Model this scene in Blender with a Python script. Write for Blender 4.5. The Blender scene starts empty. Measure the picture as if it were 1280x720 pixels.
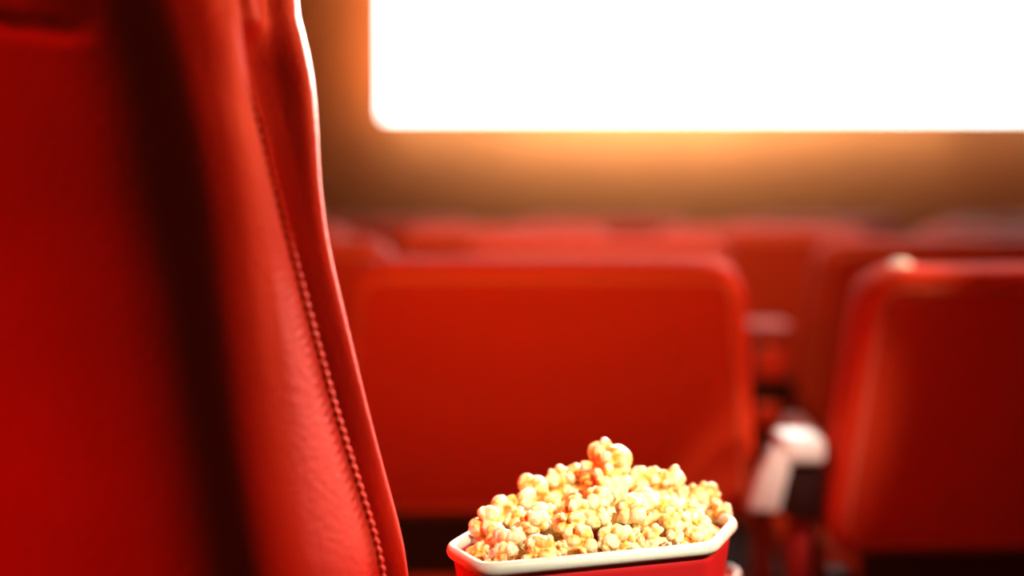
import bpy, bmesh, math, random
from mathutils import Vector, Matrix, noise
R = math.radians
PI = math.pi
scene = bpy.context.scene
col = scene.collection
random.seed(7)

# ------------------------------------------------------------------ materials
def mat(name, base, rough=.5, spec=.5, coat=0., bump=0., bscale=200., metal=0., noise_col=None, nscale=6., sheen=0.):
    m = bpy.data.materials.new(name); m.use_nodes = True
    nt = m.node_tree; b = nt.nodes['Principled BSDF']
    b.inputs['Base Color'].default_value = (*base, 1)
    b.inputs['Roughness'].default_value = rough
    b.inputs['Specular IOR Level'].default_value = spec
    b.inputs['Metallic'].default_value = metal
    b.inputs['Coat Weight'].default_value = coat
    b.inputs['Coat Roughness'].default_value = .25
    b.inputs['Sheen Weight'].default_value = sheen
    tc = nt.nodes.new('ShaderNodeTexCoord')
    if noise_col:
        n = nt.nodes.new('ShaderNodeTexNoise'); n.inputs['Scale'].default_value = nscale
        n.inputs['Detail'].default_value = 4
        r = nt.nodes.new('ShaderNodeValToRGB')
        r.color_ramp.elements[0].position = .35; r.color_ramp.elements[1].position = .7
        r.color_ramp.elements[0].color = (*base, 1); r.color_ramp.elements[1].color = (*noise_col, 1)
        nt.links.new(tc.outputs['Object'], n.inputs['Vector'])
        nt.links.new(n.outputs['Fac'], r.inputs['Fac'])
        nt.links.new(r.outputs['Color'], b.inputs['Base Color'])
    if bump:
        n = nt.nodes.new('ShaderNodeTexNoise'); n.inputs['Scale'].default_value = bscale
        n.inputs['Detail'].default_value = 3
        bp = nt.nodes.new('ShaderNodeBump'); bp.inputs['Strength'].default_value = bump
        bp.inputs['Distance'].default_value = .002
        nt.links.new(tc.outputs['Object'], n.inputs['Vector'])
        nt.links.new(n.outputs['Fac'], bp.inputs['Height'])
        nt.links.new(bp.outputs['Normal'], b.inputs['Normal'])
    return m

def tint(m, c):
    m.node_tree.nodes['Principled BSDF'].inputs['Specular Tint'].default_value = (*c, 1); return m
M = {}
M['leather'] = mat('red_leather', (.68, .013, .004), .45, .20, .0, .25, 260., noise_col=(.50, .008, .003), nscale=5)
M['seam_leather'] = mat('seam_leather', (.72, .035, .012), .8, .05)
M['seat_leather'] = mat('row_seat_leather', (.70, .045, .012), .7, .15, .0, .15, 200.)
M['seat_piping'] = mat('row_seat_piping', (.80, .14, .07), .38, .6, .2)
tint(M['seat_leather'], (1, .30, .14)); tint(M['seat_piping'], (1, .5, .3)); tint(M['leather'], (1, .28, .14))
M['dark_plastic'] = mat('dark_plastic', (.018, .002, .0015), .6, .15)
M['dark_metal'] = mat('dark_metal', (.02, .006, .005), .4, .4, metal=.6)
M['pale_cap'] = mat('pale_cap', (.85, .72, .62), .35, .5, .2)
M['red_cap'] = mat('red_cap', (.62, .05, .03), .7, .2, .0)
M['red_pad'] = mat('red_pad', (.9, .05, .02), .4, .5)
M['red_post'] = mat('red_post', (.35, .008, .006), .45, .4)
M['carpet'] = mat('dark_carpet', (.012, .003, .003), .95, .1, 0, .6, 400., noise_col=(.02, .004, .003), nscale=60)
M['wall'] = mat('fabric_wall', (.62, .105, .032), .9, .1, 0, .2, 90., noise_col=(.58, .098, .03), nscale=3)
M['side_wall'] = mat('side_wall', (.14, .03, .015), .9, .1, 0, .2, 90.)
M['ceiling'] = mat('ceiling_paint', (.03, .01, .008), .95, .1)
M['card_white'] = mat('white_card', (.9, .86, .82), .45, .4, 0, .1, 300.)
M['card_red'] = mat('red_card', (.60, .012, .018), .38, .5, .15)
M['chrome'] = mat('brushed_metal', (.75, .6, .58), .3, .5, metal=.8)
M['frame_black'] = mat('screen_backing', (.01, .008, .007), .8, .2)

m = bpy.data.materials.new('lit_screen'); m.use_nodes = True
nt = m.node_tree; nt.nodes.clear()
em = nt.nodes.new('ShaderNodeEmission'); out = nt.nodes.new('ShaderNodeOutputMaterial')
em.inputs['Color'].default_value = (1, .95, .86, 1); em.inputs['Strength'].default_value = 9.0
nt.links.new(em.outputs[0], out.inputs[0]); M['screen'] = m

# popcorn: cream flakes, buttery yellow in the creases, an orange-brown hull patch at the root
m = bpy.data.materials.new('popcorn_flake'); m.use_nodes = True
nt = m.node_tree; b = nt.nodes['Principled BSDF']
at = nt.nodes.new('ShaderNodeAttribute'); at.attribute_name = 'tone'
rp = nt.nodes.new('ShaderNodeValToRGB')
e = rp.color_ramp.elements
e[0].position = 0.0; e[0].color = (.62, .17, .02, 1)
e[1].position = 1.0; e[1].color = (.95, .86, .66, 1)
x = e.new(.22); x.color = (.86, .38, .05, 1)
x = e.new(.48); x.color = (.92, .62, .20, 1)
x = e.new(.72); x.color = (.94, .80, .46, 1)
oi = nt.nodes.new('ShaderNodeObjectInfo')
ma = nt.nodes.new('ShaderNodeMath'); ma.operation = 'MULTIPLY_ADD'
ma.inputs[1].default_value = .22; ma.inputs[2].default_value = -.10
ad = nt.nodes.new('ShaderNodeMath'); ad.operation = 'ADD'; ad.use_clamp = True
nt.links.new(oi.outputs['Random'], ma.inputs[0])
nt.links.new(at.outputs['Fac'], ad.inputs[0]); nt.links.new(ma.outputs[0], ad.inputs[1])
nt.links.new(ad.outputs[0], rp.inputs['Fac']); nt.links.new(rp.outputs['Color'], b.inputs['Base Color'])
b.inputs['Roughness'].default_value = .55
b.inputs['Subsurface Weight'].default_value = .15
b.inputs['Subsurface Radius'].default_value = (1, .6, .3)
b.inputs['Subsurface Scale'].default_value = .003
M['popcorn'] = m

# ------------------------------------------------------------------ helpers
def link(name, bm, mt, parent=None, smooth=True, loc=None):
    me = bpy.data.meshes.new(name)
    bmesh.ops.recalc_face_normals(bm, faces=bm.faces)
    bm.to_mesh(me); bm.free()
    for p in me.polygons: p.use_smooth = smooth
    me.materials.append(mt)
    o = bpy.data.objects.new(name, me); col.objects.link(o)
    if parent: o.parent = parent
    if loc: o.location = loc
    return o
def tag(o, label, cat, group=None):
    o['label'] = label; o['category'] = cat
    if group: o['group'] = group
    return o
def empty(name, loc, rz=0):
    o = bpy.data.objects.new(name, None); col.objects.link(o)
    o.empty_display_size = .1
    o.location = loc; o.rotation_euler = (0, 0, rz)
    return o
def structure(name, bm, mt):
    o = link(name, bm, mt, smooth=False); o['kind'] = 'structure'; return o
def box(bm, c, s, rot=None, bev=0., seg=3):
    r = bmesh.ops.create_cube(bm, size=1)
    vs = r['verts']
    bmesh.ops.scale(bm, vec=s, verts=vs)
    if bev:
        es = list({e for v in vs for e in v.link_edges})
        q = bmesh.ops.bevel(bm, geom=es, offset=bev, segments=seg, profile=.5, affect='EDGES')
        vs = list({v for f in q['faces'] for v in f.verts} | {v for v in vs if v.is_valid})
    if rot: bmesh.ops.rotate(bm, verts=vs, cent=(0, 0, 0), matrix=rot)
    bmesh.ops.translate(bm, verts=vs, vec=c)
    return vs
def bbox(c, s, rot=None, bev=0., seg=3):
    bm = bmesh.new(); box(bm, c, s, rot, bev, seg); return bm
def loops(bm, rings, closed=True, cap0=True, cap1=True):
    vr = [[bm.verts.new(p) for p in r] for r in rings]
    n = len(vr[0])
    for a, b_ in zip(vr, vr[1:]):
        for i in range(n if closed else n - 1):
            j = (i + 1) % n
            bm.faces.new((a[i], a[j], b_[j], b_[i]))
    if closed and cap0: bm.faces.new(vr[0][::-1])
    if closed and cap1: bm.faces.new(vr[-1])
    return vr
def tube(pts, rad, n=10, closed=False):
    """rad: number or function(i) -> radius"""
    bm = bmesh.new(); rings = []
    P = [Vector(p) for p in pts]; N = len(P)
    up = None
    for i, p in enumerate(P):
        if closed: t = P[(i + 1) % N] - P[i - 1]
        else: t = P[min(i + 1, N - 1)] - P[max(i - 1, 0)]
        t.normalize()
        if up is None: up = t.orthogonal().normalized()
        else: up = (up - t * up.dot(t)).normalized()
        s = t.cross(up); r = rad(i) if callable(rad) else rad
        rings.append([p + (up * math.cos(2*PI*k/n) + s * math.sin(2*PI*k/n)) * r for k in range(n)])
    if closed:
        vr = loops(bm, rings, True, False, False)
        for i in range(n):
            j = (i+1) % n
            try: bm.faces.new((vr[-1][i], vr[-1][j], vr[0][j], vr[0][i]))
            except ValueError: pass
    else: loops(bm, rings)
    return bm
def resample(poly, n, closed=True):
    P = [Vector(p) for p in poly]
    if closed: P = P + [P[0]]
    L = [0.]
    for a, b_ in zip(P, P[1:]): L.append(L[-1] + (b_ - a).length)
    outp = []; k = 0
    for i in range(n):
        d = L[-1] * i / (n if closed else n - 1)
        while k < len(L) - 2 and L[k+1] < d: k += 1
        f = (d - L[k]) / max(1e-9, L[k+1] - L[k])
        outp.append(P[k].lerp(P[k+1], min(1, f)))
    return outp
def inset(poly, d):
    """offset a closed counter-clockwise 2D polygon inwards by d"""
    n = len(poly); o = []
    for i in range(n):
        t = (poly[(i+1) % n] - poly[i-1]); t.normalize()
        o.append(poly[i] + Vector((-t.y, t.x)) * d)
    return o
def arc(cx, cy, r, a0, a1, n=8):
    return [Vector((cx + r*math.cos(R(a0 + (a1-a0)*k/n)), cy + r*math.sin(R(a0 + (a1-a0)*k/n)))) for k in range(n+1)]
def interp(tab, v):
    """piecewise-linear table of (key, value), keys rising"""
    if v <= tab[0][0]: return tab[0][1]
    for (a, x), (b_, y) in zip(tab, tab[1:]):
        if v <= b_:
            f = (v-a)/(b_-a); return x + (y-x)*f
    return tab[-1][1]
def copy_tree(o, parent=None):
    c = o.copy(); col.objects.link(c); c.parent = parent
    for ch in o.children: copy_tree(ch, c)
    return c

# ------------------------------------------------------------------ camera
F = 1778.; PITCH = math.atan(131/F); CZ = 1.0
cam = bpy.data.cameras.new('camera'); cam.lens = 50.; cam.sensor_width = 36.
co = bpy.data.objects.new('camera', cam); col.objects.link(co)
co.location = (0, 0, CZ); co.rotation_euler = (R(90) - PITCH, 0, 0)
cam.clip_start = .02
cam.dof.use_dof = True; cam.dof.focus_distance = 1.01; cam.dof.aperture_fstop = 1.75
scene.camera = co
def ray(px, py):
    x, y = (px-640)/F, (360-py)/F
    return Vector((x, math.cos(PITCH) + y*math.sin(PITCH), -math.sin(PITCH) + y*math.cos(PITCH)))
def at_depth(px, py, Y):            # measured point of the photograph at a distance Y into the room
    r = ray(px, py); return Vector((0, 0, CZ)) + r * (Y / r.y)
def at_height(px, py, Z):
    r = ray(px, py); return Vector((0, 0, CZ)) + r * ((Z-CZ) / r.z)

# ------------------------------------------------------------------ room
RX0, RX1, RY0, RY1, RH = -5.2, 6.2, -3.0, 9.3, 5.2
def slab(x0, x1, y0, y1, z0, z1): return bbox(((x0+x1)/2, (y0+y1)/2, (z0+z1)/2), (x1-x0, y1-y0, z1-z0))
structure('floor', slab(RX0-.2, RX1+.2, RY0-.2, RY1+.2, -.2, 0), M['carpet'])
structure('ceiling', slab(RX0-.2, RX1+.2, RY0-.2, RY1+.2, RH, RH+.2), M['ceiling'])
structure('wall_front', slab(RX0, RX1, RY1, RY1+.2, 0, RH), M['wall'])
structure('wall_back', slab(RX0, RX1, RY0-.2, RY0, 0, RH), M['side_wall'])
structure('wall_left', slab(RX0-.2, RX0, RY0, RY1, 0, RH), M['side_wall'])
structure('wall_right', slab(RX1, RX1+.2, RY0, RY1, 0, RH), M['side_wall'])

SY = 9.0
sl = at_depth(481, 146, SY)          # lower left corner of the lit picture
SX0, SZ0 = sl.x, sl.z
SX1, SZ1 = SX0 + 5.6, SZ0 + 2.7
scr = empty('cinema_screen', ((SX0+SX1)/2, SY, 0))
tag(scr, 'large blank cinema screen glowing white on the tan front wall', 'screen')
W_, H_ = SX1-SX0, SZ1-SZ0
link('screen_surface', bbox((0, 0, (SZ0+SZ1)/2), (W_, .01, H_)), M['screen'], scr, False)
link('screen_frame', bbox((0, .025, (SZ0+SZ1)/2), (W_-.01, .035, H_-.01), bev=.004), M['frame_black'], scr, False)
for sx in (-1.9, 0, 1.9):
    link('wall_bracket', bbox((sx, .17, (SZ0+SZ1)/2), (.1, .26, .3), bev=.005), M['dark_metal'], scr, False)

# ------------------------------------------------------------------ seats of the rows in front
def panel_outline(wt, wb, h, rt, rb, n=120):
    """rounded trapezium in (x, z), counter-clockwise, z from 0 to h"""
    p = []
    p += arc(wb/2-rb, rb, rb, -90, 0)
    p += arc(wt/2-rt, h-rt, rt, 0, 90)
    p += arc(-wt/2+rt, h-rt, rt, 90, 180)
    p += arc(-wb/2+rb, rb, rb, 180, 270)
    return resample(p, n)
def pad(outline, th, re, bulge0=0., bulge1=0., M_=None):
    """a padded slab: outline in (x,z), thickness along y (0 = rear)"""
    bm = bmesh.new(); rings = []
    cx = sum(p.x for p in outline)/len(outline); cz = sum(p.y for p in outline)/len(outline)
    ctr = Vector((cx, cz))
    base0 = inset(outline, re)
    for k in (.15, .35, .55, .75, .9, .97):                       # rear face, centre outwards
        rings.append([Vector((q.x, -bulge0*(1-k*k), q.y)) for q in [ctr.lerp(p, k) for p in base0]])
    for k in range(0, 10):
        a = PI/2*k/9
        rings.append([Vector((q.x, re*(1-math.sin(a)), q.y)) for q in inset(outline, re*(1-math.sin(a+0) if False else 1-math.sin(a)))] if False else
                     [Vector((q.x, re*(1-math.cos(a)), q.y)) for q in inset(outline, re*(1-math.sin(a)))])
    for k in range(0, 10):
        a = PI/2*k/9
        rings.append([Vector((q.x, th-re+re*math.sin(a), q.y)) for q in inset(outline, re*(1-math.cos(a)))])
    for k in (.97, .9, .75, .55, .35, .15):
        rings.append([Vector((q.x, th+bulge1*(1-k*k), q.y)) for q in [ctr.lerp(p, k) for p in base0]])
    loops(bm, rings)
    if M_: bmesh.ops.transform(bm, matrix=M_, verts=bm.verts)
    return bm

BH, BZ0, BZ1 = .372, .520, .885
LEAN = Matrix.Rotation(R(9), 4, 'X')                             # top comes back towards the viewer
def make_seat():
    root = empty('cinema_chair', (0, 0, 0))
    T = Matrix.Translation((0, .055, BZ0)) @ LEAN
    ol = panel_outline(.515, .565, BH, .05, .05)
    link('backrest', pad(ol, .095, .030, .006, .02, T), M['seat_leather'], root)
    pl = [T @ Vector((q.x, .004, q.y)) for q in inset(ol, .021)]
    link('piping', tube(pl, .0045, 8, True), M['seat_piping'], root)
    # seat cushion
    so = panel_outline(.50, .50, .46, .06, .04)
    Ms = Matrix.Translation((0, .17, .25)) @ Matrix.Rotation(R(-84), 4, 'X')
    link('seat_cushion', pad(so, .11, .035, .0, .015, Ms), M['seat_leather'], root)
    for s in (-1, 1):
        bm = bmesh.new()
        box(bm, (s*.225, .20, .235), (.035, .06, .47), bev=.008)
        box(bm, (s*.225, .22, .012), (.07, .26, .024), bev=.006)
        link('leg', bm, M['dark_metal'], root)
    link('back_bracket', bbox((0, .15, .50), (.42, .03, .16), bev=.006), M['dark_plastic'], root)
    return root
proto = make_seat()
# (x, y, yaw, label, group)
seats = [
 (.047, 1.93, 0, 'wide red leather seat back directly behind the popcorn, nearest of the seats ahead', 'red seats in the first row ahead'),
 (.688, 1.74, 3, 'dark red seat back cut off by the right edge, right of the pale armrest', 'red seats in the first row ahead'),
 (-.600, 1.93, 0, 'red seat back hidden behind the big leather chair, first row ahead', 'red seats in the first row ahead'),
 (.160, 2.64, 0, 'red seat showing just over the wide seat back behind the popcorn', 'red seats in the second row ahead'),
 (.832, 2.64, 0, 'red seat behind the dark right-hand seat back, right of the narrow red-padded armrest', 'red seats in the second row ahead'),
 (-.480, 2.64, 0, 'second-row red seat whose right corner shows beside the big leather chair', 'red seats in the second row ahead'),
 (-.019, 3.36, 0, 'third-row red seat back, blurred, left of the centre gap below the screen', 'red seats in the third row ahead'),
 (.601, 3.36, 0, 'third-row red seat back seen through the gap above the narrow armrest', 'red seats in the third row ahead'),
 (1.221, 3.36, 0, 'third-row red seat back cut off by the right edge of the photo', 'red seats in the third row ahead'),
 (-.639, 3.36, 0, 'third-row red seat back mostly behind the big leather chair', 'red seats in the third row ahead'),
 (-.362, 4.08, 0, 'farthest-row red seat under the lower left corner of the screen', 'red seats in the farthest row'),
 (.258, 4.08, 0, 'farthest-row red seat under the middle of the visible screen, above the popcorn', 'red seats in the farthest row'),
 (.878, 4.08, 0, 'farthest-row red seat right of centre under the screen', 'red seats in the farthest row'),
 (1.498, 4.08, 0, 'farthest-row red seat at the far right under the screen', 'red seats in the farthest row'),
]
for i, (x, y, rz, lab, grp) in enumerate(seats):
    o = proto if i == 0 else copy_tree(proto)
    o.location = (x, y, 0); o.rotation_euler = (0, 0, R(rz))
    tag(o, lab, 'seat', grp)
    o.scale = (1.07 if i == 0 else 1, 1, 1)
    if i == 1:
        # added pale blob for a bright spot on the right-hand seat's top edge
        p = at_depth(1125, 340, 1.79)
        bm = bmesh.new(); bmesh.ops.create_uvsphere(bm, u_segments=24, v_segments=14, radius=1)
        bmesh.ops.scale(bm, vec=(.019, .014, .017), verts=bm.verts)
        s = link('pale_blob', bm, M['pale_cap'], o)
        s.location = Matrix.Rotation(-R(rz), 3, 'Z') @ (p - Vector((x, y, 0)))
        s['label'] = 'small pale rounded blob standing in for a bright spot on the top edge'

# armrests between the row seats
def make_armrest(name, label, x, y, ztop, capw, caph, capm, padded=True):
    a = empty(name, (x, y, 0)); tag(a, label, 'armrest')
    link('cap', bbox((0, .045, ztop-caph/2), (capw, .13, caph), bev=caph*.42, seg=5), capm, a)
    bm = bmesh.new()
    box(bm, (0, .06, (ztop-caph+.40)/2), (capw*.55, .13, ztop-caph-.40), bev=.01)
    link('side_frame', bm, M['dark_plastic'], a)
    link('post', bbox((0, .10, .20), (.035, .06, .40), bev=.006), M['red_post'], a)
    link('foot_plate', bbox((0, .10, .010), (.05, .16, .02), bev=.005), M['dark_metal'], a)
    if padded:
        link('side_pad', bbox((-.008, -.012, ztop-caph-.040), (.052, .022, .062), bev=.0105, seg=5), M['red_pad'], a)
        link('side_pad', bbox((-.012, -.012, ztop-caph-.135), (.044, .022, .042), bev=.0105, seg=5), M['red_pad'], a)
    return a
p = at_depth(968, 407, 2.56)
ar2 = make_armrest('armrest', 'narrow dark armrest with red cap and two red pads, between seats beyond the pale armrest', p.x, 2.56, p.z, .076, .026, M['red_cap'])
for (px, Y, lab) in ((795, 3.33, 'blurred armrest in the centre gap of the third row under the screen'),
                     (617, 4.02, 'blurred armrest in the farthest row under the left part of the screen'),):
    c = copy_tree(ar2); q = at_depth(px, 300, Y); c.scale = (.8, 1, 1); c.location = (q.x, Y, 0); tag(c, lab, 'armrest')

# pale armrest of the nearest row ahead
p0 = at_depth(1000, 560, 1.80)
a1 = empty('armrest', (p0.x, 1.80, 0))
tag(a1, 'armrest with pale shining end cap and slanted pale bracket, right of the popcorn', 'armrest')
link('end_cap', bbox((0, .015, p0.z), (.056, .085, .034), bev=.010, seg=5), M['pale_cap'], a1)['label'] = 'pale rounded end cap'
bm = bmesh.new()
box(bm, (.004, .03, p0.z-.021-.035), (.046, .075, .070), bev=.006)
box(bm, (.004, .13, p0.z-.060), (.034, .16, .05), bev=.008)
link('arm_body', bm, M['dark_plastic'], a1)
link('post', bbox((.010, .05, (p0.z-.09)/2), (.026, .05, p0.z-.09), bev=.005), M['red_post'], a1)
link('foot_plate', bbox((.006, .05, .010), (.07, .16, .02), bev=.005), M['dark_metal'], a1)
# slanted bracket: quadrilateral plate measured from the photograph, 1.5 cm thick
quad = [(968, 560), (992, 572), (975, 642), (934, 640), (948, 596)]
bm = bmesh.new()
fr = []; bk = []
for (px, py) in quad:
    v = at_depth(px, py, 1.775) - Vector((p0.x, 1.80, 0)); fr.append(bm.verts.new(v))
    bk.append(bm.verts.new(v + Vector((0, .03, 0))))
bm.faces.new(fr); bm.faces.new(bk[::-1])
for i in range(5):
    j = (i+1) % 5; bm.faces.new((fr[j], fr[i], bk[i], bk[j]))
bmesh.ops.recalc_face_normals(bm, faces=bm.faces)
bmesh.ops.bevel(bm, geom=list(bm.edges), offset=.006, segments=4, profile=.5, affect='EDGES')
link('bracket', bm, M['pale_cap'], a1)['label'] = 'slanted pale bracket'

# ------------------------------------------------------------------ big leather chair in the foreground
TH = R(15)
A = Vector((math.cos(TH), -math.sin(TH), 0)); Bv = Vector((math.sin(TH), math.cos(TH), 0))
seam_px = [(72, 305), (100, 318), (170, 332), (220, 345), (280, 360), (340, 375), (360, 380), (410, 395), (460, 407), (510, 422), (560, 437), (610, 453), (660, 469), (710, 483)]
gap_px = [(0, 100), (50, 104), (100, 98), (170, 76), (220, 60), (280, 48), (340, 43), (410, 42), (460, 40), (510, 37), (560, 34), (610, 30), (660, 27), (710, 27)]
seam = []       # (z, point, roll scale)
for y_, px_ in seam_px:
    d_ = .85 + .07*max(0, (y_-150))/560
    p = at_depth(px_, y_, d_)
    seam.append((p.z, p, interp(gap_px, y_)/55.))
top_p = seam[0][1] + Vector((-.012, 0, .05)); seam.insert(0, (top_p.z, top_p, seam[0][2]))
last, prev = seam[-1], seam[-4]
for z in (.60, .45, .30):
    f = (last[0]-z)/(prev[0]-last[0])
    p = last[1] + (last[1]-prev[1])*f*.75; p.z = z; p.x = last[1].x + (z-last[0])*-.03; seam.append((z, p, last[2]))
seam.sort(key=lambda s: s[0])
def smooth_seam(z):
    acc = Vector((0, 0, 0)); k = 0; w = 0
    for dz in (-.03, -.018, -.008, 0, .008, .018, .03):
        zz = z+dz
        x = interp([(s[0], s[1].x) for s in seam], zz); y = interp([(s[0], s[1].y) for s in seam], zz)
        k += interp([(s[0], s[2]) for s in seam], zz); acc += Vector((x, y, 0)); w += 1
    acc /= w; acc.z = z
    return acc, k/w
WID = .56
half = [(-.28, -.114), (-.20, -.114), (-.13, -.113), (-.085, -.110), (-.055, -.106), (-.033, -.099), (-.017, -.088), (-.007, -.072), (-.002, -.052), (.0005, -.030), (.001, -.012), (.0005, -.005),
        (-.0075, 0.0), (-.005, .008), (.002, .019), (.009, .031), (.009, .042), (-.001, .054), (-.018, .061), (-.05, .062), (-.12, .056), (-.28, .054)]
def cr(pts, n):
    o = []
    for i in range(len(pts)-1):
        p0_, p1, p2, p3 = pts[max(i-1, 0)], pts[i], pts[i+1], pts[min(i+2, len(pts)-1)]
        for k in range(n):
            t = k/n
            o.append(tuple(.5*((2*p1[c]) + (-p0_[c]+p2[c])*t + (2*p0_[c]-5*p1[c]+4*p2[c]-p3[c])*t*t + (-p0_[c]+3*p1[c]-3*p2[c]+p3[c])*t**3) for c in (0, 1)))
    o.append(pts[-1]); return o
def section(z, groove):
    P, k = smooth_seam(z)
    pts = []
    F2 = max(0, min(1, (z-1.068)/.03))
    for (s, t) in half:
        if -.013 < t < .02: s = s*(1-F2) + .005*F2
        if t > 0:
            pts.append((s*(k if s > 0 else 1), t*(.45+.55*k)))
        else:
            kr = sum(interp(((.70, 1.8), (.76, 1.62), (.875, 1.14), (.94, .86), (1.01, .62), (1.10, .56)), z+dz) for dz in (-.06, -.045, -.03, -.015, 0, .015, .03, .045, .06))/9
            a_ = abs(t)
            fo = max(0, min(1, (z-1.045)/.03))*max(0, 1-a_/.07)
            pts.append((s+(.004*fo if t < -.013 else 0), -(min(a_, .08)*kr + max(0, a_-.08)*1.2)))
    h = cr(pts, 7)
    r_ = [Vector((a, b_)) for a, b_ in h]
    l_ = [Vector((-WID - a.x, a.y)) for a in r_[::-1]][1:-1]
    return P, r_ + l_
chair = empty('leather_chair', (0, 0, 0))
tag(chair, 'large red leather chair with stitched side seam filling the left foreground', 'chair')
rows = []
Z0, RT = 1.105, .075
zs = [.34 + (Z0-.34)*i/170 for i in range(171)]
for z in zs:
    P, s2 = section(z, 1)
    rows.append((P, s2, 0))
P, s2 = section(Z0, 0)
for k in range(1, 15):
    a = PI/2*k/14
    q = P + Vector((0, 0, RT*math.sin(a)))
    rows.append((q, inset(s2, RT*(1-math.cos(a))*.98), 0))
def groove_z(s):    # seam between the back panel and the head roll, dropping towards the side
    return 1.045 + .028*max(0, min(1, (-s-.10)/.20))
rings = []
for P, s2, _ in rows:
    rg = []
    n2 = len(s2)
    for i, q in enumerate(s2):
        v = P + A*q.x + Bv*q.y
        if q.y < -.012:                                           # rear face: soft folds and the cross seam
            w = min(1, (-q.y-.012)/.03)
            gz = 1.083 + .028*max(0, min(1, (-q.x-.07)/.17))
            fade = max(0, min(1, (-.050 - q.x)/.03))
            g = math.exp(-((v.z-gz)/.004)**2)*.007*fade
            g += -.005*math.exp(-((v.z-gz-.035)/.03)**2)*fade
            v = v + Bv*g*w
        # leather wrinkles round the shoulder of the side seam
        wr = noise.noise(Vector((v.x*26, v.y*26, v.z*12)))*.0012*math.exp(-((v.z-1.06)/.05)**2)
        v = v + (A*.8 + Vector((0, 0, .3)))*wr
        rg.append(v)
    rings.append(rg)
bm = bmesh.new(); loops(bm, rings)
link('backrest', bm, M['leather'], chair)
# puckered seam: scalloped bead following the seam
pts = []
for i in range(900):
    z = 1.078 - (1.078-.36)*i/899
    P, k = smooth_seam(z)
    pts.append(P + A*(-.0002) + Bv*(-.0075))
link('stitching', tube(pts, lambda i: (.0022 + .0018*abs(math.sin(PI*i*.000789/.0062)))*min(1, .15+i/60), 8), M['seam_leather'], chair)['label'] = 'puckered stitched seam'
# seat, base
sb = smooth_seam(.42)[0]
def chair_box(s0, s1, t0, t1, z0, z1, bev, seg=5):
    bm = bbox(((s0+s1)/2, (t0+t1)/2, (z0+z1)/2), (s1-s0, t1-t0, z1-z0), bev=bev, seg=seg)
    Mx = Matrix(((A.x, Bv.x, 0, sb.x), (A.y, Bv.y, 0, sb.y), (0, 0, 1, 0), (0, 0, 0, 1)))
    bmesh.ops.transform(bm, matrix=Mx, verts=bm.verts); return bm
link('seat_cushion', chair_box(-.55, -.01, .03, .56, .34, .48, .04), M['leather'], chair)
link('base', chair_box(-.50, -.06, -.05, .48, .0, .342, .01), M['dark_plastic'], chair)

# wide armrest the popcorn stands on, with a cup holder at its front end
BC = Vector((.0635, 1.056, 0))
AZ = .600
def arm_m(bm):
    Mx = Matrix(((A.x, Bv.x, 0, BC.x), (A.y, Bv.y, 0, BC.y), (0, 0, 1, 0), (0, 0, 0, 1)))
    bmesh.ops.transform(bm, matrix=Mx, verts=bm.verts); return bm
arm = empty('wide_armrest', (0, 0, 0))
tag(arm, 'wide dark armrest carrying the popcorn tub, pale metal cup ring at its end', 'armrest')
link('arm_pad', arm_m(bbox((.009, .06, AZ-.03), (.138, .34, .06), bev=.02, seg=5)), M['dark_plastic'], arm)
link('support', arm_m(bbox((.009, .05, .27), (.06, .24, .54), bev=.01)), M['dark_metal'], arm)
bm = bmesh.new()
prof = [(.030, .545), (.041, .545), (.0425, .600), (.0425, .640), (.0455, .6425), (.0455, .6455), (.0425, .647), (.0385, .6455), (.0375, .640), (.035, .56), (.030, .552)]
rings = [[Vector((.036 + r*math.cos(2*PI*k/48), .272 + r*math.sin(2*PI*k/48), z - (.008 if z > .61 else 0))) for k in range(48)] for r, z in prof + [prof[0]]]
loops(bm, rings, True, False, False)
bmesh.ops.remove_doubles(bm, verts=bm.verts, dist=1e-6)
link('cup_holder', arm_m(bm), M['chrome'], arm)['label'] = 'pale metal cup holder ring'

# ------------------------------------------------------------------ popcorn tub
RZ = .74
hexw = [at_height(px, py, RZ) for px, py in ((603, 712), (890, 684), (919, 653))] + [None]*2 + [at_height(560, 686, RZ)]
c = (hexw[2] + hexw[5])/2
hexw[3] = 2*c - hexw[0]; hexw[4] = 2*c - hexw[1]
C2 = Vector((c.x, c.y))
hx = [Vector((h.x - c.x, h.y - c.y)) for h in hexw]
def round_poly(P, r, n=6):
    o = []
    for i, p in enumerate(P):
        a = (P[i-1]-p).normalized(); b_ = (P[(i+1) % len(P)]-p).normalized()
        p1, p2 = p + a*r, p + b_*r
        for k in range(n+1):
            t = k/n; o.append(p1*(1-t)**2 + p*2*t*(1-t) + p2*t*t)
    return resample(o, 144)
rim_o = inset(round_poly(hx, .012), -.0035)
tub = empty('popcorn_tub', (c.x, c.y, AZ))
tag(tub, 'red six-sided cardboard popcorn tub with white rim, heaped full', 'popcorn tub')
TH_ = RZ - AZ
rings = []
body_o = inset(rim_o, .0045)
N_ = 14
for k in range(N_+1):
    f = k/N_; rings.append([Vector((q.x*(.80+.20*f), q.y*(.80+.20*f), TH_*f*.975)) for q in body_o])
body_i = inset(rim_o, .0060)
for k in range(N_, 0, -1):
    f = k/N_; rings.append([Vector((q.x*(.80+.20*f), q.y*(.80+.20*f), max(.0015, TH_*f*.975))) for q in body_i])
bm = bmesh.new(); loops(bm, rings)
link('tub_body', bm, M['card_red'], tub, smooth=True)
# white rolled rim
bm = bmesh.new(); rings = []
for k in range(17):
    a = 2*PI*k/16
    off = .0035 - .0035*math.cos(a)
    off = .0040 - .0040*math.cos(a)
    rings.append([Vector((q.x, q.y, TH_ - .001 + .0050*math.sin(a))) for q in inset(rim_o, off)])
loops(bm, rings, True, False, False)
bmesh.ops.remove_doubles(bm, verts=bm.verts, dist=1e-6)
link('tub_rim', bm, M['card_white'], tub)['label'] = 'white rolled rim'

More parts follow.
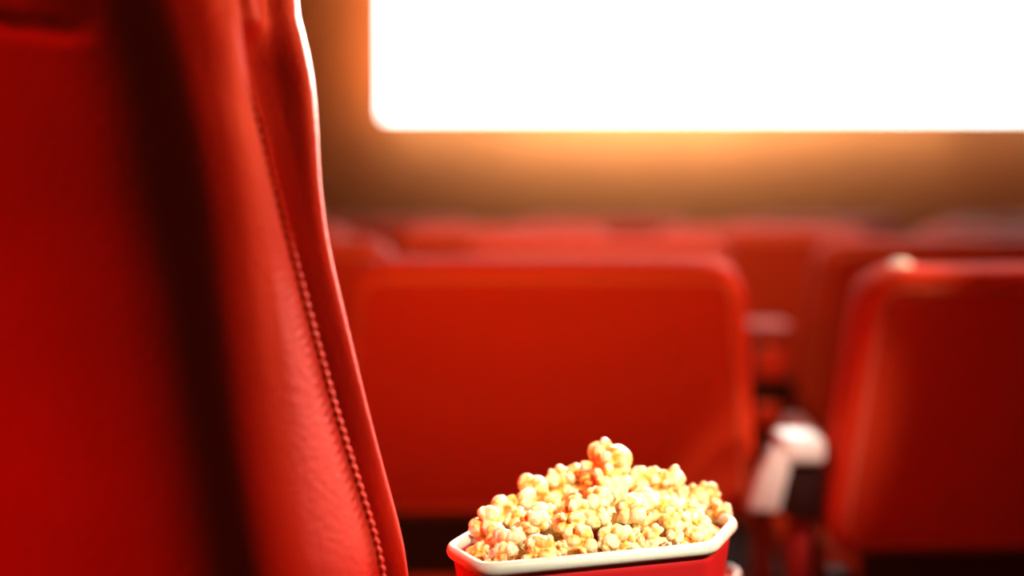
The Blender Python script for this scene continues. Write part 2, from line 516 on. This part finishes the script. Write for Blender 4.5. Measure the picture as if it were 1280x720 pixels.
# ------------------------------------------------------------------ popcorn
def popcorn_mesh(seed):
    rnd = random.Random(seed)
    lobes = [(Vector((0, 0, 0)), .52)]
    n = rnd.randint(7, 10)
    for i in range(n):
        d = Vector((rnd.gauss(0, 1), rnd.gauss(0, 1), rnd.gauss(0, .8))).normalized()
        lobes.append((d*rnd.uniform(.38, .60), rnd.uniform(.32, .50)))
    for i in range(rnd.randint(7, 11)):                       # small curls
        d = Vector((rnd.gauss(0, 1), rnd.gauss(0, 1), rnd.gauss(0, 1))).normalized()
        lobes.append((d*rnd.uniform(.62, .80), rnd.uniform(.17, .28)))
    hull = Vector((rnd.gauss(0, 1), rnd.gauss(0, 1), rnd.gauss(0, 1))).normalized()
    off = Vector((seed*3.1, seed*1.7, 0))
    bm = bmesh.new(); bmesh.ops.create_icosphere(bm, subdivisions=5, radius=1)
    tones = []
    for v in bm.verts:
        d = v.co.normalized(); best = .3; second = .3
        for c_, r_ in lobes:
            bq = d.dot(c_); disc = bq*bq - c_.length_squared + r_*r_
            if disc > 0:
                t = bq + math.sqrt(disc)
                if t > best: second = best; best = t
                elif t > second: second = t
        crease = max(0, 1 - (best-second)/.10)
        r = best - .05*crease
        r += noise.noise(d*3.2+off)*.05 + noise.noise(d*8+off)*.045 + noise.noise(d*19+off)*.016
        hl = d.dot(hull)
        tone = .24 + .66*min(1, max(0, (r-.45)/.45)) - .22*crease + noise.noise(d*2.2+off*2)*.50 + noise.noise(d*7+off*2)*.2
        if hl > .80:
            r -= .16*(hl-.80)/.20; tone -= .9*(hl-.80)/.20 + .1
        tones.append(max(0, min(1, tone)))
        v.co = d*r
    me = bpy.data.meshes.new('popcorn_flake'); bm.to_mesh(me); bm.free()
    for p in me.polygons: p.use_smooth = True
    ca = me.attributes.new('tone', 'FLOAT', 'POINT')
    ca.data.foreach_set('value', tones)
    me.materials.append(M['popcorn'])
    return me
variants = [popcorn_mesh(s) for s in range(1, 15)]

rnd = random.Random(21)
inner = inset(rim_o, .010)
def inside(p, m=0.):
    # distance-like test against the convex inner outline
    best = 9
    n = len(rim_o)
    for i in range(n):
        a, b_ = rim_o[i], rim_o[(i+1) % n]
        e_ = b_-a
        if e_.length < 1e-9: continue
        dd = (e_.x*(p.y-a.y) - e_.y*(p.x-a.x))/e_.length
        best = min(best, dd)
    return best
U = (hx[1]-hx[0]).normalized(); V = Vector((-U.y, U.x))
def heap(p):
    e_ = max(0, min(1, (inside(p)-.010)/.042))
    u = p.dot(U)
    env = interp([(-.12, .006), (-.075, .016), (-.05, .025), (-.02, .030), (.0, .034), (.02, .032), (.05, .026), (.075, .020), (.11, .008)], u)
    return RZ - .010 + env*1.0*(e_*(2-e_))
spots = []
def try_add(p, z, r):
    q = Vector((p.x, p.y, z))
    for (a, ra) in spots:
        if (a-q).length < (r+ra)*.80: return False
    spots.append((q, r)); return True
# hand-placed flakes that make the outline: photo x, y, distance, radius
marks = [(757, 578, 1.085, .0155), (741, 600, 1.09, .013), (772, 604, 1.085, .0135), (756, 606, 1.06, .0155),
         (829, 601, 1.10, .0135), (806, 604, 1.10, .012), (711, 602, 1.10, .0135), (694, 610, 1.09, .012),
         (664, 617, 1.075, .0135), (631, 638, 1.055, .0135), (884, 626, 1.12, .0135), (862, 625, 1.12, .012),
         (846, 617, 1.11, .011), (609, 655, 1.03, .012), (899, 640, 1.10, .010), (650, 632, 1.06, .012)]
peak = set()
for px, py, Y, r in marks:
    w = at_depth(px, py, Y); spots.append((Vector((w.x-c.x, w.y-c.y, w.z)), r))
peak_n = len(spots)
tries = 0
while tries < 16000 and len(spots) < 215:
    tries += 1
    p = Vector((rnd.uniform(-.125, .125), rnd.uniform(-.115, .115)))
    r = rnd.uniform(.0100, .0140)
    if inside(p) < .0085 + r*1.12: continue
    lay = 0 if tries < 11000 else 1
    try_add(p, heap(p) - lay*.015 + rnd.uniform(-.002, .002), r)
tries = 0
while tries < 9000 and len(spots) < 300:
    tries += 1
    p = Vector((rnd.uniform(-.125, .125), rnd.uniform(-.115, .115)))
    r = rnd.uniform(.0062, .0078)
    if inside(p) < .0085 + r*1.12 or inside(p) > .03: continue
    try_add(p, heap(p) + rnd.uniform(-.003, .001), r)
named = {0: ('popcorn flake crowning the heap, the highest one', ),
         10: ('pale popcorn flake standing up at the right end of the heap', ),
         8: ('popcorn flake sticking up on the left shoulder of the heap', ),
         9: ('popcorn flake low on the left end of the heap outline', ),
         4: ('popcorn flake with brown spot just right of the peak', )}
for i, (q, r) in enumerate(spots):
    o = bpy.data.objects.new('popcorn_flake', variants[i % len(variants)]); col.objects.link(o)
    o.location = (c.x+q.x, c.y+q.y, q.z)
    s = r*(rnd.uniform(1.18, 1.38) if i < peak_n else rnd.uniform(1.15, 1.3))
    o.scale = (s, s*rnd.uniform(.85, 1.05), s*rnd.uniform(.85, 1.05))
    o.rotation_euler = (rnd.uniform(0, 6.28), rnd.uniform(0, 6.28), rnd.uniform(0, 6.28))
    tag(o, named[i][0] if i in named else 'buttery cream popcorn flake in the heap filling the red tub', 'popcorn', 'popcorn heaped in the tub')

# ------------------------------------------------------------------ light
def area(name, loc, target, sx, sy, power, colr, spread=180):
    l = bpy.data.lights.new(name, 'AREA'); l.shape = 'RECTANGLE'; l.size = sx; l.size_y = sy
    l.energy = power; l.color = colr; l.spread = R(spread)
    o = bpy.data.objects.new(name, l); col.objects.link(o); o.location = loc
    o.rotation_euler = (Vector(target)-Vector(loc)).to_track_quat('-Z', 'Y').to_euler()
    return o
def spot(name, loc, target, power, colr, ang, blend=1., rad=.1):
    l = bpy.data.lights.new(name, 'SPOT'); l.energy = power; l.color = colr; l.spot_size = R(ang)
    l.spot_blend = blend; l.shadow_soft_size = rad
    o = bpy.data.objects.new(name, l); col.objects.link(o); o.location = loc
    o.rotation_euler = (Vector(target)-Vector(loc)).to_track_quat('-Z', 'Y').to_euler()
    return o
# added lights hidden behind the screen, imitating its glow on the wall
for i, (dx, pw) in enumerate(((.45, 5), (1.15, 8.5), (1.85, 9), (2.55, 6.5), (3.3, 4.2), (4.2, 1.7))):
    area('wall_glow_fill', (SX0+dx, SY+.06, SZ0+.03), (SX0+dx, SY+.28, SZ0-.12), .75, .04, pw, (.46, .95, .84))
for dz in (.35, 1.0, 1.7):
    area('wall_glow_fill', (SX0+.04, SY+.06, SZ0+dz), (SX0-.10, SY+.28, SZ0+dz), .04, .6, 2.6, (.85, 1, .55))
area('left_lamp', (-2.4, .55, 2.1), (-.3, .8, .75), .5, .5, 4.4, (1, .05, .02), 38)
area('right_lamp', (2.6, 2.6, 1.8), (-.1, .85, .8), .7, .7, 16, (1, .20, .07), 60)
spot('rim_spot', (1.22, 4.6, 2.3), (-.10, .90, 1.02), 8000, (1, .85, .68), 12, 1., .15)  # added spot strengthening the screen's rim highlight on the leather chair
spot('row_lamp', (-.30, .7, 3.2), (-.05, 2.0, 1.33), 130, (1, .45, .10), 26, 1., .15)
spot('seat_back_fill', (.25, -.9, 2.25), (.08, 1.95, 1.09), 100, (1, .46, .10), 20, 1., .1)  # added fill, fades the nearest seat backs from top to bottom
spot('popcorn_lamp', (.75, .15, 1.9), (.07, 1.06, .75), 200, (1, .93, .64), 13, .8, .08)
spot('arm_spot', (.75, .7, 1.7), (.36, 1.8, .64), 120, (1, .85, .75), 7, .8, .05)  # added spot brightening the pale armrest cap and bracket

spot('far_row_fill', (.3, 1.9, 3.8), (.25, 3.3, .9), 420, (1, .80, .5), 36, 1., .2)  # added fill imitating the screen's glow over the far rows
spot('seat_spot', (1.3, 1.0, 2.2), (.488, 1.79, .89), 160, (1, .85, .6), 4, .8, .03)  # added spot brightening the pale blob on the right-hand seat
spot('corner_spot', (1.1, 3.3, 2.3), (.315, 1.93, .865), 160, (1, .75, .5), 5, 1., .05)  # added spot for the highlight on the middle seat's top corner
w = bpy.data.worlds.new('dark_hall'); scene.world = w; w.use_nodes = True
w.node_tree.nodes['Background'].inputs[0].default_value = (.6, .12, .06, 1)
w.node_tree.nodes['Background'].inputs[1].default_value = .05
vs_ = w.node_tree.nodes.new('ShaderNodeVolumeScatter')
vs_.inputs['Color'].default_value = (1, .20, .06, 1); vs_.inputs['Density'].default_value = .0026; vs_.inputs['Anisotropy'].default_value = .3
w.node_tree.links.new(vs_.outputs[0], w.node_tree.nodes['World Output'].inputs['Volume'])
scene.view_settings.view_transform = 'Standard'
scene.view_settings.look = 'None'
scene.view_settings.exposure = 0
scene.cycles.use_denoising = True
